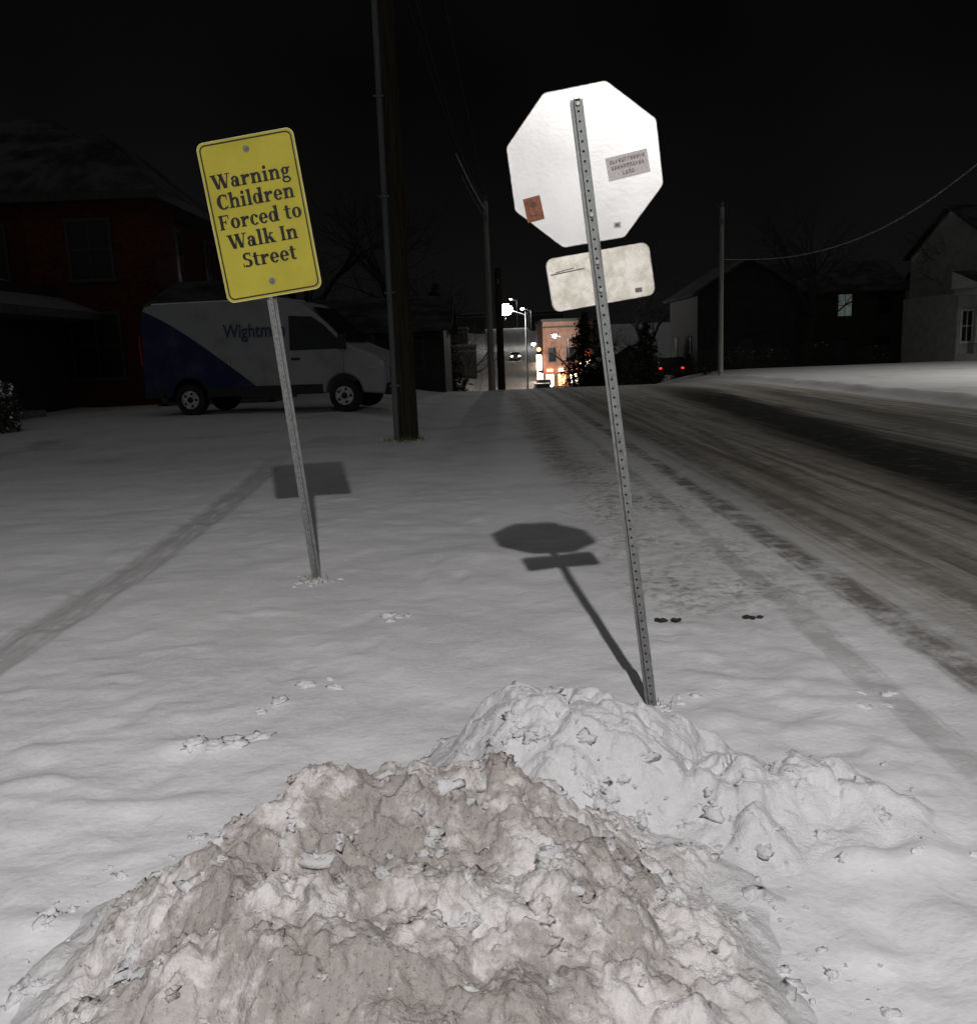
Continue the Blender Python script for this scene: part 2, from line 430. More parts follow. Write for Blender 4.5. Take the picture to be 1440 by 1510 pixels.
m.set(m.mix(m.mr(a,.4,.6),(.40,.37,.37),(.50,.47,.47)),.8); greyst=m.mat
inkM=simple('sticker_ink',(.15,.13,.13),.8,var=.5,scale=150)
def st(bb,x,z,w,h,rot,mi,y=-.0016):
    c_,s_=cos(rot),sin(rot); pts=[(x+u*c_-v_*s_,y,z+u*s_+v_*c_) for u,v_ in((-w/2,-h/2),(w/2,-h/2),(w/2,h/2),(-w/2,h/2))]
    bb.add(pts,[(0,1,2,3)],mi)
b=B()
st(b,-.203,-.118,.064,.086,.08,0); 
st(b,.155,-.025,.150,.080,.06,1)
for li,(cnt,w_) in enumerate(((12,.128),(11,.12),(4,.045))):
    for i in range(cnt):
        off=-w_/2+w_*(i+.5)/cnt
        xx=.155+off; zz=-.003-.022*li+off*.06
        cw=w_/cnt
        st(b,xx-cw*.26,zz,cw*.24,.014,.06,2,-.0022); 
        if random.random()<.7: st(b,xx+cw*.2,zz,cw*.24,.014,.06,2,-.0022)
        st(b,xx,zz+random.choice((-.005,.005,0)),cw*.5,.004,.06,2,-.0026)
st(b,.093,-.225,.026,.020,0,1); st(b,.093,-.225,.016,.012,0,2,-.0022)
b.add([(-.203+.014*cos(t*pi/4),-.0022,-.118+.016+.012*sin(t*pi/4)) for t in range(8)],[tuple(range(8))],3)
st(b,-.203,-.141,.03,.006,.08,3,-.0022)
b.build('stickers',[rust,greyst,inkM,simple('rust_mark',(.12,.05,.03),.8)],panel)
m=NT('weathered_plate'); v=m.coord(); a=m.noise(v,14,7,.7,.4); e=m.noise(v,70,4,.7)
c=m.mix(m.mr(a,.38,.62),(.62,.58,.49),(.86,.83,.76)); c=m.mix(m.mr(e,.55,.75,0,.5),c,(.42,.36,.28))
m.set(c,.5,.25); plateM=m.mat
b=B(); b.prism(roundrect(.395,.195,.03),0,.002,0); 
pr=roundrect(.395,.195,.03)
for i in range(len(pr)):
    p0=pr[i];p1=pr[(i+1)%len(pr)];k=.982
    b.add([(p0[0],-.0006,p0[1]),(p1[0],-.0006,p1[1]),(p1[0]*k,-.0006,p1[1]*k),(p0[0]*k,-.0006,p0[1]*k)],[(0,1,2,3)],1)
st(b,-.12,.040,.13,.004,.03,2,-.0012); st(b,-.13,.047,.07,.003,.09,2,-.0016)
st(b,.135,-.07,.026,.016,0,2,-.0012)
b.build('supplementary_plate',[plateM,edgeM,inkM],stop,(.01,.004,1.708),(0,radians(-1.5),radians(5)))
b=B()
for z in(2.315,1.93,1.76,1.66): b.cyl((0,-.0255,z),(0,-.033,z),.009,.007,8)
b.build('bolts',[boltM],stop)

# ------------------------------------------------------------ warning sign
warn=empty('warning_sign',(-1.155,5.637,gz(-1.155,5.637)),(0,radians(-4.7),0))
b=B(); u_post(b,2.72,w=.06,hs=.0035); b.build('post',[galvM,holeM],warn,(0,.045,0))
W,H=.606,.955
m=NT('yellow_sheeting'); v=m.coord(); a=m.noise(v,3,5,.6); e=m.noise(v,45,4,.7)
c=m.mix(m.mr(a,.3,.7),(.47,.405,.045),(.56,.485,.06)); c=m.mix(m.mr(e,.55,.8,0,.25),c,(.35,.30,.09))
m.set(c,.6,0,.25); yM=m.mat
blk=simple('black_vinyl',(.010,.010,.008),.5)
rimM=simple('pale_edge',(.70,.66,.34),.5)
sg=empty('panel',(.012,.016,2.305),(0,radians(-2.2),radians(-3))); sg.parent=warn
b=B(); b.prism(roundrect(W,H,.045),0,.003,0)
def frame(bb,w,h,r,t,y,mi):
    o=roundrect(w,h,r); i_=roundrect(w-2*t,h-2*t,max(.005,r-t)); n=len(o)
    for k in range(n):
        k2=(k+1)%n
        bb.add([(o[k][0],y,o[k][1]),(o[k2][0],y,o[k2][1]),(i_[k2][0],y,i_[k2][1]),(i_[k][0],y,i_[k][1])],[(0,1,2,3)],mi)
frame(b,W,H,.045,.004,-.0008,2)
frame(b,W-.030,H-.030,.038,.009,-.0008,1)
b.build('panel_sheet',[yM,blk,rimM],sg)
b=B()
for z in(.40,-.385): b.cyl((0,0,z),(0,-.004,z),.02,.02,14); b.cyl((0,-.004,z),(0,-.012,z),.011,.009,6)
b.build('bolts',[galvM],sg)
T=.175
def rect(x0,y0,x1,y1): return [(x0,y0),(x1,y0),(x1,y1),(x0,y1)]
def ring(cx,cy,rx,ry,tx,ty,a0=0,a1=360,n=26):
    out=[]; tx=min(tx*1.32,rx*.9); ty=max(ty*1.35,.06)
    for i in range(n):
        A=radians(a0+(a1-a0)*i/n);C=radians(a0+(a1-a0)*(i+1)/n)
        out.append([(cx+rx*cos(A),cy+ry*sin(A)),(cx+rx*cos(C),cy+ry*sin(C)),(cx+(rx-tx)*cos(C),cy+(ry-ty)*sin(C)),(cx+(rx-tx)*cos(A),cy+(ry-ty)*sin(A))])
    return out
def dot(cx,cy,r): return [(cx+r*1.1*cos(i*pi/8),cy+r*1.1*sin(i*pi/8)) for i in range(16)]
def para(x0,y0,x1,y1,w): return [(x0,y0),(x0+w,y0),(x1+w,y1),(x1,y1)]
def stem(x,y0,y1,top='b',bot='b',w=T):
    o=[rect(x-.01,y0,x-.01+w,y1)]; x-=.01
    e=.055;h=.055
    if top=='b': o.append(rect(x-e,y1-h,x+w+e,y1))
    if top=='l': o.append([(x-e,y1-h*1.5),(x,y1-h*1.8),(x,y1),(x-e,y1-h*.4)])
    if bot=='b': o.append(rect(x-e,y0,x+w+e,y0+h))
    if bot=='r': o.append(rect(x,y0,x+w+e,y0+h))
    return o
def glyph(ch):
    if ch=='I': return stem(.09,0,.7),.34
    if ch=='W': return [para(.03,.7,.25,0,.20),para(.35,0,.50,.7,.07),para(.43,.7,.63,0,.20),para(.73,0,.90,.7,.07),rect(-.03,.65,.29,.7),rect(.38,.65,.69,.7),rect(.80,.65,1.06,.7)],1.05
    if ch=='a': return ring(.2,.155,.19,.165,.11,.04)+ring(.24,.325,.21,.185,.13,.05,0,150)+[rect(.28,0,.45,.35),rect(.31,0,.53,.055),dot(.105,.385,.065)],.56
    if ch=='r': return stem(.08,0,.5,'l')+ring(.37,.31,.16,.19,.09,.06,60,180)+[dot(.42,.415,.075)],.52
    if ch=='n': return stem(.08,0,.5,'l')+ring(.36,.31,.2,.2,.12,.065,0,160)+[rect(.395,0,.56,.32),rect(.34,0,.62,.055)],.66
    if ch=='i': return stem(.08,0,.5,'l')+[dot(.155,.66,.085)],.34
    if ch=='g': return ring(.24,.335,.21,.18,.125,.045)+[rect(.36,.43,.54,.49),para(.08,.2,.06,.03,.09),rect(.09,-.0,.40,.075)]+ring(.26,-.09,.24,.15,.08,.055),.57
    if ch=='C': return ring(.37,.35,.36,.37,.17,.05,48,312)+[rect(.555,.45,.61,.7),rect(.565,.02,.61,.17)],.68
    if ch=='h': return stem(.08,0,.76,'l')+ring(.36,.31,.2,.2,.12,.065,0,160)+[rect(.395,0,.56,.32),rect(.34,0,.62,.055)],.66
    if ch=='l': return stem(.08,0,.76,'l'),.34
    if ch=='d': return ring(.25,.25,.24,.265,.13,.04)+stem(.38,0,.76,'l','r'),.64
    if ch=='e': return ring(.27,.25,.25,.265,.13,.05,0,322)+[rect(.1,.22,.51,.28)],.55
    if ch=='F': return stem(.09,0,.7)+[rect(.09,.64,.6,.7),rect(.545,.48,.6,.7),rect(.2,.33,.44,.39),rect(.39,.25,.45,.47)],.65
    if ch=='o': return ring(.28,.25,.265,.265,.14,.04),.58
    if ch=='c': return ring(.27,.25,.25,.265,.135,.045,50,320)+[dot(.40,.4,.07)],.50
    if ch=='t': return [rect(.08,.1,.25,.65),rect(.0,.445,.38,.5)]+ring(.26,.13,.18,.14,.13,.05,180,320),.41
    if ch=='k': return stem(.08,0,.76,'l')+[para(.2,.2,.42,.5,.09),para(.24,.31,.42,0,.21),rect(.33,.445,.57,.5),rect(.38,0,.67,.055)],.65
    if ch=='S': return ring(.28,.52,.23,.19,.12,.06,35,275)+ring(.28,.19,.26,.2,.14,.06,-145,95)+[rect(.435,.5,.49,.7),rect(.02,0,.075,.2)],.57
    return [],.26
def text_line(bb,txt,cx,z,width,unit,y,mi=0):
    tot=sum(glyph(c)[1] for c in txt); sx=width/tot
    x=cx-width/2
    for c in txt:
        ps,w=glyph(c)
        for p_ in ps:
            bb.add([(x+u*sx,y,z+v_*unit) for u,v_ in p_],[tuple(range(len(p_)))],mi)
        x+=w*sx
b=B()
for i,(t_,wd,dx) in enumerate((('Warning',.50,-.004),('Children',.49,.0),('Forced to',.525,.004),('Walk In',.445,-.004),('Street',.345,.014))):
    text_line(b,t_,dx,.198-.1195*i,wd,.122,-.0022)
b.build('lettering',[blk],sg)

gm=simple('dry_grass',(.16,.14,.07),.9); gg=simple('green_grass',(.05,.09,.02),.9)
def tuft(b,x,y,n_,h,sp,mi=0):
    for i in range(n_):
        a=random.random()*2*pi; r_=random.random()*sp; px=x+r_*cos(a); py=y+r_*sin(a); z=gz(px,py)-.01
        hh=h*random.uniform(.4,1); lx=random.gauss(0,hh*.5); ly=random.gauss(0,hh*.5)
        b.add([(px-.003,py,z),(px+.003,py,z),(px+lx,py+ly,z+hh)],[(0,1,2)],mi)
b=B(); tuft(b,-1.155,5.6,20,.06,.10); tuft(b,.66,3.36,14,.05,.06); tuft(b,-1.33,14.7,240,.12,.38,1); tuft(b,-1.33,14.6,60,.12,.4,0)
b.build('dry_grass',[gm,gg])

# ------------------------------------------------------------ utility poles
m=NT('creosoted_wood'); v=m.coord(); a=m.noise(m.mapv(v,(14,14,.6)),2,6,.7)
m.set(m.mix(m.mr(a,.3,.7),(.018,.016,.011),(.055,.048,.034)),.95,0,.1); m.bump(a,.02); woodM=m.mat
m=NT('grey_wood'); v=m.coord(); a=m.noise(m.mapv(v,(14,14,.6)),2,6,.7)
m.set(m.mix(m.mr(a,.3,.7),(.15,.148,.135),(.29,.285,.27)),.85); m.bump(a,.02); gwoodM=m.mat
condM=galv('conduit_grey',(.12,.13,.13),.7,.1,.1)
def pole(name,x,y,h,r0,r1,wood,arms=True,conduit=False):
    e=empty(name,(x,y,gz(x,y)-.1)); b=B()
    b.cyl((0,0,0),(0,0,h),r0,r1,20); b.build('pole_shaft',[wood],e,smooth=False)
    b=B()
    if conduit:
        b.cyl((-r0*.78,-r0*.72,.0),(-r1*.9,-r1*.8,h*.95),.05,.05,12)
        for z in [1.0,2.5,4,5.5,7]: b.box(-r0*1.1,-r0*1.0,z,-r0*.3,-r0*.84,z+.03)
        b.build('conduit',[condM],e)
    if arms:
        b=B(); b.box(-.9,-.06,h-.5,.9,.06,h-.38)
        for xx in(-.8,-.4,.4,.8): b.cyl((xx,0,h-.38),(xx,0,h-.2),.03,.045,8)
        b.build('crossarm',[wood],e)
    else:
        b=B(); b.cyl((0,-.02,h),(0,-.02,h+.18),.035,.05,8); b.box(-.05,-r1-.12,h-.7,.05,-r1+.02,h-.5); b.build('insulator',[condM],e)
    return e
pole('utility_pole',-1.33,14.95,10.5,.20,.13,woodM,True,True)
pole('utility_pole',.33,34.9,7.2,.14,.09,gwoodM,False)
pole('utility_pole',10.06,37.8,6.9,.11,.08,gwoodM,False)
pole('utility_pole',.80,39.5,5.4,.17,.14,woodM,False)
def wire(name,pts,r=.012,mat=None):
    cu=bpy.data.curves.new(name,'CURVE'); cu.dimensions='3D'; cu.bevel_depth=r; cu.bevel_resolution=1
    sp=cu.splines.new('NURBS'); sp.points.add(len(pts)-1); sp.use_endpoint_u=True; sp.order_u=3
    for i,p_ in enumerate(pts): sp.points[i].co=(*p_,1)
    o=bpy.data.objects.new(name,cu); S.collection.objects.link(o); cu.materials.append(mat or wireM); return o
wireM=simple('wire',(.22,.22,.21),.6); wireD=simple('wire_dark',(.035,.035,.035),.8)
wire('overhead_wire',[(10.06,37.8,4.75),(10.15,33,4.25),(10.3,28,3.95),(10.5,23.5,4.1),(10.8,19.5,5.0),(11.2,13,7.3),(11.5,8,9.6)],.017)
for i,(dx,z0) in enumerate(((-.4,0),(.4,0),(0,-.7))):
    wire('overhead_wire',[(.33+dx*.2,34.9,7.0+z0*.5),(-.6+dx,22,7.0+z0),(-1.33+dx,14.95,10.2+z0*1.5)],.009,wireD)
    wire('overhead_wire',[(.33+dx*.2,34.9,7.0+z0*.5),(1.5+dx,58,2.6+z0*.5),(2.2+dx,80,4.9+z0)],.012,wireD)
wire('overhead_wire',[(.33,34.9,6.6),(-.20,33.6,7.3),(-.65,32,8.1)],.022,simple('bright_wire',(.5,.5,.5),.5))
wire('overhead_wire',[(.33,34.9,6.3),(-.2,33.6,6.9),(-.5,32.5,7.5)],.014)

# ------------------------------------------------------------ van
van=empty('delivery_van',(-7.42,20.85,.25),(0,0,radians(-10))); van.scale=(.94,.94,.94)
m=NT('van_paint'); v=m.coord(); X,Y,Z=m.xyz(v)
dg=m.noise(v,2.5,5)
line=m.math('SUBTRACT',m.math('ADD',m.math('MULTIPLY',m.math('POWER',m.math('MAXIMUM',X,0.0),1.25),.50),Z),2.48)
blue=m.math('SUBTRACT',1.0,m.mr(line,-.01,.01)); blue=m.math('MULTIPLY',blue,m.math('SUBTRACT',1.0,m.mr(X,4.2,4.25)))
c=m.mix(blue,(.27,.285,.275),(.007,.013,.06)); c=m.mix(m.mr(dg,.45,.75,0,.35),c,(.10,.10,.095))
m.set(c,.5,0,.3); vp=m.mat
blackP=simple('black_plastic',(.012,.012,.012),.7); glassM=simple('dark_glass',(.01,.012,.014),.12,spec=.5); tyre=simple('tyre_rubber',(.012,.012,.012),.9)
hub=simple('snowy_wheel',(.38,.38,.39),.6,var=.6,scale=20); lampM=simple('headlamp_lens',(.3,.3,.3),.2)
def arch(cx,r,z0,n=10): return [(cx+r*cos(pi*i/n),z0+r*sin(pi*i/n)) for i in range(n+1)]
low=[(0,.42)]+arch(1.15,.44,.42)[::-1]+arch(4.95,.44,.42)[::-1]+[(5.90,.38),(5.95,.62),(5.95,.92),(5.88,1.12),(5.74,1.24),(5.62,1.3),(0,1.3)]
up=[(0,1.3),(5.62,1.3),(5.22,1.46),(5.02,1.56),(4.6,2.0),(4.2,2.36),(3.95,2.50),(3.6,2.58),(3.2,2.60),(.35,2.60),(.12,2.54),(.04,2.4),(.02,2.2)]
def hw(z): return 1.0 if z<=1.3 else 1.0-.13*((z-1.3)/1.3)**1.3
b=B()
for pr in(low,up):
    n=len(pr)
    vs=[(x,-hw(z),z) for x,z in pr]+[(x,hw(z),z) for x,z in pr]
    fs=[tuple(range(n)),tuple(range(2*n-1,n-1,-1))]
    for i in range(n):
        j=(i+1)%n
        if abs(pr[i][1]-1.3)<1e-6 and abs(pr[j][1]-1.3)<1e-6: continue
        fs.append((i,n+i,n+j,j))
    b.add(vs,fs)
body=b.build('body',[vp],van)
bm=bmesh.new(); bm.from_mesh(body.data); bmesh.ops.remove_doubles(bm,verts=bm.verts,dist=.001); bmesh.ops.recalc_face_normals(bm,faces=bm.faces); bm.to_mesh(body.data); bm.free()
bv=body.modifiers.new('bevel','BEVEL'); bv.width=.06; bv.segments=3; bv.angle_limit=radians(50)
def side(bb,pts,mi,off=.008):
    for sg_ in(-1,1): bb.add([(x,sg_*(hw(z)+off),z) for x,z in pts],[tuple(range(len(pts)))],mi)
b=B()
side(b,[(3.72,1.42),(4.88,1.42),(5.0,1.53),(4.55,1.97),(4.28,2.16),(3.72,2.20)],1)
for s_ in(-1,1):
    b.box(.5,s_*1.0-.02,.42,.6,s_*1.0+.02,.5,0)
    b.box(1.64,min(s_*.99,s_*1.02),.42,4.46,max(s_*.99,s_*1.02),.64,0)
    b.box(.03,min(s_*.99,s_*1.02),.42,.66,max(s_*.99,s_*1.02),.6,0)
    b.box(4.95,min(s_*1.0,s_*1.22),1.40,5.08,max(s_*1.0,s_*1.22),1.74,0)
    b.box(3.75,min(s_*.99,s_*1.03),1.20,3.95,max(s_*.99,s_*1.03),1.25,0)
    for xx in(2.25,3.60,4.98): b.box(xx,min(s_*.995,s_*1.003),.66,xx+.012,max(s_*.995,s_*1.003),1.3,0)
b.add([(5.08,-.84,1.585),(5.08,.84,1.585),(4.27,.78,2.385),(4.27,-.78,2.385)],[(0,1,2,3)],1)
b.box(5.88,-.9,.35,6.02,.9,.62,0); b.box(5.92,-.6,.68,5.98,.6,.96,0)
for s_ in(-1,1): b.box(5.60,min(s_*.78,s_*1.005),.95,5.94,max(s_*.78,s_*1.005),1.12,2)
b.box(-.03,-.9,.4,.05,.9,.55,0)
for s_ in(-1,1): b.box(-.02,min(s_*.85,s_*.98),1.2,.02,max(s_*.85,s_*.98),1.9,3)
b.build('trim_and_glass',[blackP,glassM,lampM,simple('tail_lamp',(.25,.01,.01),.3)],van,bevel=.008)
b=B()
for cx in(1.15,4.95):
    for s_ in(-1,1):
        b.cyl((cx,s_*.98,.36),(cx,s_*.72,.36),.36,.36,28,0)
        b.cyl((cx,s_*.985,.36),(cx,s_*.96,.36),.21,.24,20,1)
        b.cyl((cx,s_*1.0,.36),(cx,s_*.98,.36),.06,.08,12,0)
        for k in range(5):
            a=2*pi*k/5; b.cyl((cx+.15*cos(a),s_*.988,.36+.15*sin(a)),(cx+.15*cos(a),s_*.98,.36+.15*sin(a)),.035,.035,8,0)
b.build('wheels',[tyre,hub],van)
b=B(); b.box(.3,-.82,2.598,3.5,.82,2.62); b.build('roof_snow',[snowM],van,bevel=.01)
tc_=bpy.data.curves.new('livery_text','FONT'); tc_.body='Wightman'; tc_.size=.44; tc_.offset=.006
to=bpy.data.objects.new('livery_text',tc_); S.collection.objects.link(to); to.parent=van
to.location=(2.12,-hw(1.85)-.03,1.76); to.rotation_euler=(radians(90-8),0,0); tc_.materials.append(simple('livery_ink',(.02,.035,.09),.5)); to.scale=(.82,1,1)

# ------------------------------------------------------------ houses
m=NT('brick'); v=m.coord()
br=m.n.new('ShaderNodeTexBrick'); br.inputs['Scale'].default_value=4; br.inputs['Color1'].default_value=(.075,.022,.015,1); br.inputs['Color2'].default_value=(.045,.013,.010,1); br.inputs['Mortar'].default_value=(.05,.03,.025,1)
X,Y,Z=m.xyz(v); cb=m.n.new('ShaderNodeCombineXYZ'); m.l(m.math('ADD',X,Y),cb.inputs[0]); m.l(Z,cb.inputs[1]); m.l(cb.outputs[0],br.inputs['Vector'])
m.set(br.outputs['Color'],.95,0,.1); brickM=m.mat
def siding(name,col):
    m=NT(name); v=m.coord(); X,Y,Z=m.xyz(v)
    f=m.math('FRACT',m.math('MULTIPLY',Z,7.)); n_=m.noise(v,2,5)
    c=m.mix(m.mr(n_,.3,.7),tuple(x*.75 for x in col),col); c=m.mix(m.mr(f,.0,.12,.5,0),c,tuple(x*.3 for x in col))
    m.set(c,.8,0,.1); m.bump(f,.02); return m.mat
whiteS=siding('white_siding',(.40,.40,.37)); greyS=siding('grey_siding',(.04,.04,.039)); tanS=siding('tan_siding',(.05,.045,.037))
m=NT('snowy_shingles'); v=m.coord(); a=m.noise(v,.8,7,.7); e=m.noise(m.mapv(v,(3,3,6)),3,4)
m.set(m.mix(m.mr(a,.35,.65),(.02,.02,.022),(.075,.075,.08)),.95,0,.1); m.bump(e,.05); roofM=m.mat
trimM=simple('house_trim',(.08,.08,.076),.8); winM=simple('window_glass',(.01,.01,.012),.3,spec=.3); whiteT=simple('white_trim',(.50,.50,.47),.7)
litM=emis('lit_window',(1,.72,.38),.9); litC=emis('lit_window_cool',(.7,.85,.75),.07)
def hip(b,x0,y0,x1,y1,z,h,mi,ov=.4):
    x0-=ov;x1+=ov;y0-=ov;y1+=ov
    if (x1-x0)>=(y1-y0): rdx=(y1-y0)/2*.95; R0=(x0+rdx,(y0+y1)/2,z+h);R1=(x1-rdx,(y0+y1)/2,z+h); F=[(0,1,5,4),(1,2,5),(2,3,4,5),(3,0,4)]
    else: rdy=(x1-x0)/2*.95; R0=((x0+x1)/2,y0+rdy,z+h);R1=((x0+x1)/2,y1-rdy,z+h); F=[(0,1,4),(1,2,5,4),(2,3,5),(3,0,4,5)]
    b.add([(x0,y0,z),(x1,y0,z),(x1,y1,z),(x0,y1,z),R0,R1],F,mi)
    b.box(x0,y0,z-.22,x1,y1,z-.003,mi+1)
def gable(b,x0,y0,x1,y1,z,h,mi,wall,axis_='y',ov=.35):
    t=.14
    if axis_=='y':
        xm=(x0+x1)/2
        b.add([(x0,y0,z),(x1,y0,z),(xm,y0,z+h),(x0,y1,z),(x1,y1,z),(xm,y1,z+h)],[(0,1,2),(3,5,4)],wall)
        k=h/((x1-x0)/2)
        for s_,xe in((-1,x0-ov),(1,x1+ov)):
            ze=z-ov*k
            b.add([(xe,y0-ov,ze),(xm,y0-ov,z+h),(xm,y1+ov,z+h),(xe,y1+ov,ze),(xe,y0-ov,ze+t),(xm,y0-ov,z+h+t),(xm,y1+ov,z+h+t),(xe,y1+ov,ze+t)],[(0,1,2,3),(4,5,6,7),(0,1,5,4),(2,3,7,6),(3,0,4,7)],mi)
    else:
        ym=(y0+y1)/2
        b.add([(x0,y0,z),(x0,y1,z),(x0,ym,z+h),(x1,y0,z),(x1,y1,z),(x1,ym,z+h)],[(0,1,2),(3,5,4)],wall)
        k=h/((y1-y0)/2)
        for ye in(y0-ov,y1+ov):
            ze=z-ov*k
            b.add([(x0-ov,ye,ze),(x0-ov,ym,z+h),(x1+ov,ym,z+h),(x1+ov,ye,ze),(x0-ov,ye,ze+t),(x0-ov,ym,z+h+t),(x1+ov,ym,z+h+t),(x1+ov,ye,ze+t)],[(0,1,2,3),(4,5,6,7),(0,3,7,4),(0,1,5,4),(2,3,7,6)],mi)
def window(b,x,z,w,h,y,mg,mt,face='y'):
    t=.08
    def bx(a0,a1,c0,c1,d0,d1,mi):
        if face=='y': b.box(a0,y-d1,c0,a1,y-d0,c1,mi)
        elif face=='-x': b.box(y-d1,a0,c0,y-d0,a1,c1,mi)
        else: b.box(y+d0,a0,c0,y+d1,a1,c1,mi)
    bx(x,x+w,z,z+h,.0,.02,mg)
    bx(x-t,x,z-t,z+h+t,.0,.05,mt); bx(x+w,x+w+t,z-t,z+h+t,.0,.05,mt)
    bx(x,x+w,z+h,z+h+t,.0,.048,mt); bx(x-t*1.5,x+w+t*1.5,z-t*1.6,z-t*.2,.0,.07,mt); bx(x,x+w,z+h*.5-.025,z+h*.5+.025,.02,.04,mt)
    bx(x+w/2-.02,x+w/2+.02,z,z+h,.02,.036,mt)

bh=empty('brick_house',(0,0,.2))
dkT=simple('dark_trim',(.03,.03,.03),.8)
b=B(); b.box(-22,27,-.6,-9.6,37,6.0,0); b.box(-12.4,25.2,-.6,-8.9,27,5.6,0)
b.build('walls',[brickM],bh)
b=B(); hip(b,-22,27,-9.6,37,6.22,3.3,0); hip(b,-12.4,25.2,-8.9,31,5.82,1.9,0,.35); b.build('roof',[roofM,dkT],bh)
b=B()
for x in(-20.5,-17.6,-14.9): window(b,x,3.7,1.0,1.6,27,0,1); window(b,x,.9,1.0,1.7,27,0,1)
window(b,-11.2,3.6,1.1,1.5,25.2,0,1); window(b,-11.4,.9,1.3,1.7,25.2,0,1)
window(b,28.5,3.7,1,1.6,-9.6,0,1,'x'); window(b,32,3.7,1,1.6,-9.6,0,1,'x')
b.build('windows',[winM,dkT],bh)
b=B(); b.add([(-9.0,24.2,2.75),(-5.6,24.2,2.75),(-5.6,27.4,2.75),(-9.0,27.4,2.75),(-8.6,25.8,3.45),(-6.2,25.8,3.45)],[(0,1,5,4),(1,2,5),(2,3,4,5),(3,0,4)],0)
b.box(-9.0,24.2,2.5,-5.6,27.4,2.745,1)
for x in(-8.8,-7.3,-5.85): b.box(x,24.3,-.4,x+.14,24.44,2.5,1)
b.box(-8.9,24.3,-.3,-5.7,27.2,.12,1)
b.build('porch',[roofM,trimM],bh)
ph=empty('wooden_house',(-1.0,3.4,.15))
porchR=simple('porch_shingles',(.10,.10,.105),.9)
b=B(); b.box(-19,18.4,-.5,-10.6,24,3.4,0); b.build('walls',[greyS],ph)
b=B(); b.add([(-19.4,15.6,2.7),(-9.55,15.6,2.7),(-9.55,24.3,2.7),(-19.4,24.3,2.7),(-16,19.8,4.0),(-12.6,19.8,4.0)],[(0,1,5,4),(1,2,5),(2,3,4,5),(3,0,4)],0)
b.box(-19.4,15.6,2.5,-9.55,24.3,2.695,1); b.build('roof',[porchR,trimM],ph)
b=B()
for x in(-9.95,-11.6): 
    b.box(x,15.8,.9,x+.22,16.02,2.5,0); b.box(x-.12,15.7,-.3,x+.34,16.14,.9,0); b.box(x-.05,15.75,2.38,x+.27,16.07,2.5,0)
b.box(-18.8,15.8,-.3,-9.75,18.4,.25,0)
b.box(-11.3,15.85,.75,-10.0,15.93,.82,0)
for i in range(9): b.box(-11.2+i*.14,15.86,.25,-11.16+i*.14,15.9,.75,0)
b.build('porch_posts',[simple('porch_paint',(.17,.18,.18),.7)],ph)
b=B(); window(b,-12.8,.9,1,1.4,18.4,0,1); b.build('windows',[winM,trimM],ph)

def shrub(name,x,y,r,h,col,n_=900,snowy=.4):
    b=B()
    for i in range(n_):
        a=random.random()*2*pi; u=random.random()**.5; z=random.random()
        rr=r*u*sqrt(max(0.05,1-(z-.35)**2*1.6)); k=.8+.35*noise.noise(Vector((cos(a)*2,sin(a)*2,z*3+x)))
        px,py,pz=rr*cos(a)*k,rr*sin(a)*k,z*h
        s_=random.uniform(.02,.05); d1=Vector((random.gauss(0,1),random.gauss(0,1),random.gauss(0,.6))).normalized()*s_; d2=d1.orthogonal().normalized()*s_*.6
        c0=Vector((px,py,pz)); b.add([c0-d1,c0+d2,c0+d1,c0-d2],[(0,1,2,3)],1 if random.random()<snowy*z else 0)
    for i in range(14):
        a=random.random()*2*pi; b.cyl((0,0,0),(r*.8*cos(a),r*.8*sin(a),h*random.uniform(.5,.95)),.02,.006,5,2,False)
    return b.build(name,[simple(name+'_leaf',col,.8),snowM,woodM],None,(x,y,gz(x,y)-.03))
shrub('shrub',-9.5,17.4,.5,1.0,(.035,.04,.025),1500,.25)
gr_=empty('garage',(0,0,0)); 
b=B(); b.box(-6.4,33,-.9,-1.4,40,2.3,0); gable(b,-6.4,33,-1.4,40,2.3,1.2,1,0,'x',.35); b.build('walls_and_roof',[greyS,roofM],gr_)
b=B(); window(b,-3.2,.9,1.0,.9,33,0,1); b.build('windows',[winM,dkT],gr_)
b=B(); b.box(-6.0,32.95,-.8,-4.2,32.99,1.5); b.build('door',[dkT],gr_)

wh=empty('white_house',(24.9,46,base_z(25,46)))
b=B(); b.box(1.2,0,-.8,12,9,6.0,0); b.build('walls',[whiteS],wh)
b=B(); gable(b,1.2,0,12,9,6.0,2.2,0,1,'x',.35); b.build('roof',[roofM,whiteS],wh)
b=B(); b.box(-.6,-2.6,-.5,5.2,0,.35,0)
for x in(-.4,1.4,3.2,5.0): b.box(x-.12,-2.5,.35,x+.12,-2.26,3.3,0)
b.box(-.8,-2.8,3.3,5.4,-.0,3.6,0); b.add([(-.95,-3.0,3.6),(5.5,-3.0,3.6),(5.5,0,4.5),(-.95,0,4.5)],[(0,1,2,3)],1)
b.add([(-.95,-3,3.6),(-.95,0,4.5),(-.95,0,3.6)],[(0,1,2)],0)
b.box(-.5,-2.55,.35,1.2,-2.45,1.1,0)
b.build('porch',[whiteT,roofM],wh)
b=B()
for x in(2.0,5.5,8.6): window(b,x,3.9,1,1.5,0,0,1)
window(b,3.6,.9,1,1.8,0,0,1); window(b,2,.9,.9,1.8,0,0,1)
b.build('windows',[winM,whiteT],wh)
b=B(); b.box(4.9,-.04,.35,5.8,-.01,2.4); b.build('door',[trimM],wh)
b=B(); b.box(-.55,.02,-.6,1.19,6,3.4,0); window(b,-.3,1.0,.5,1.5,.02,1,2); window(b,.5,1.0,.5,1.5,.02,1,2); b.build('side_bay',[whiteS,winM,whiteT],wh)

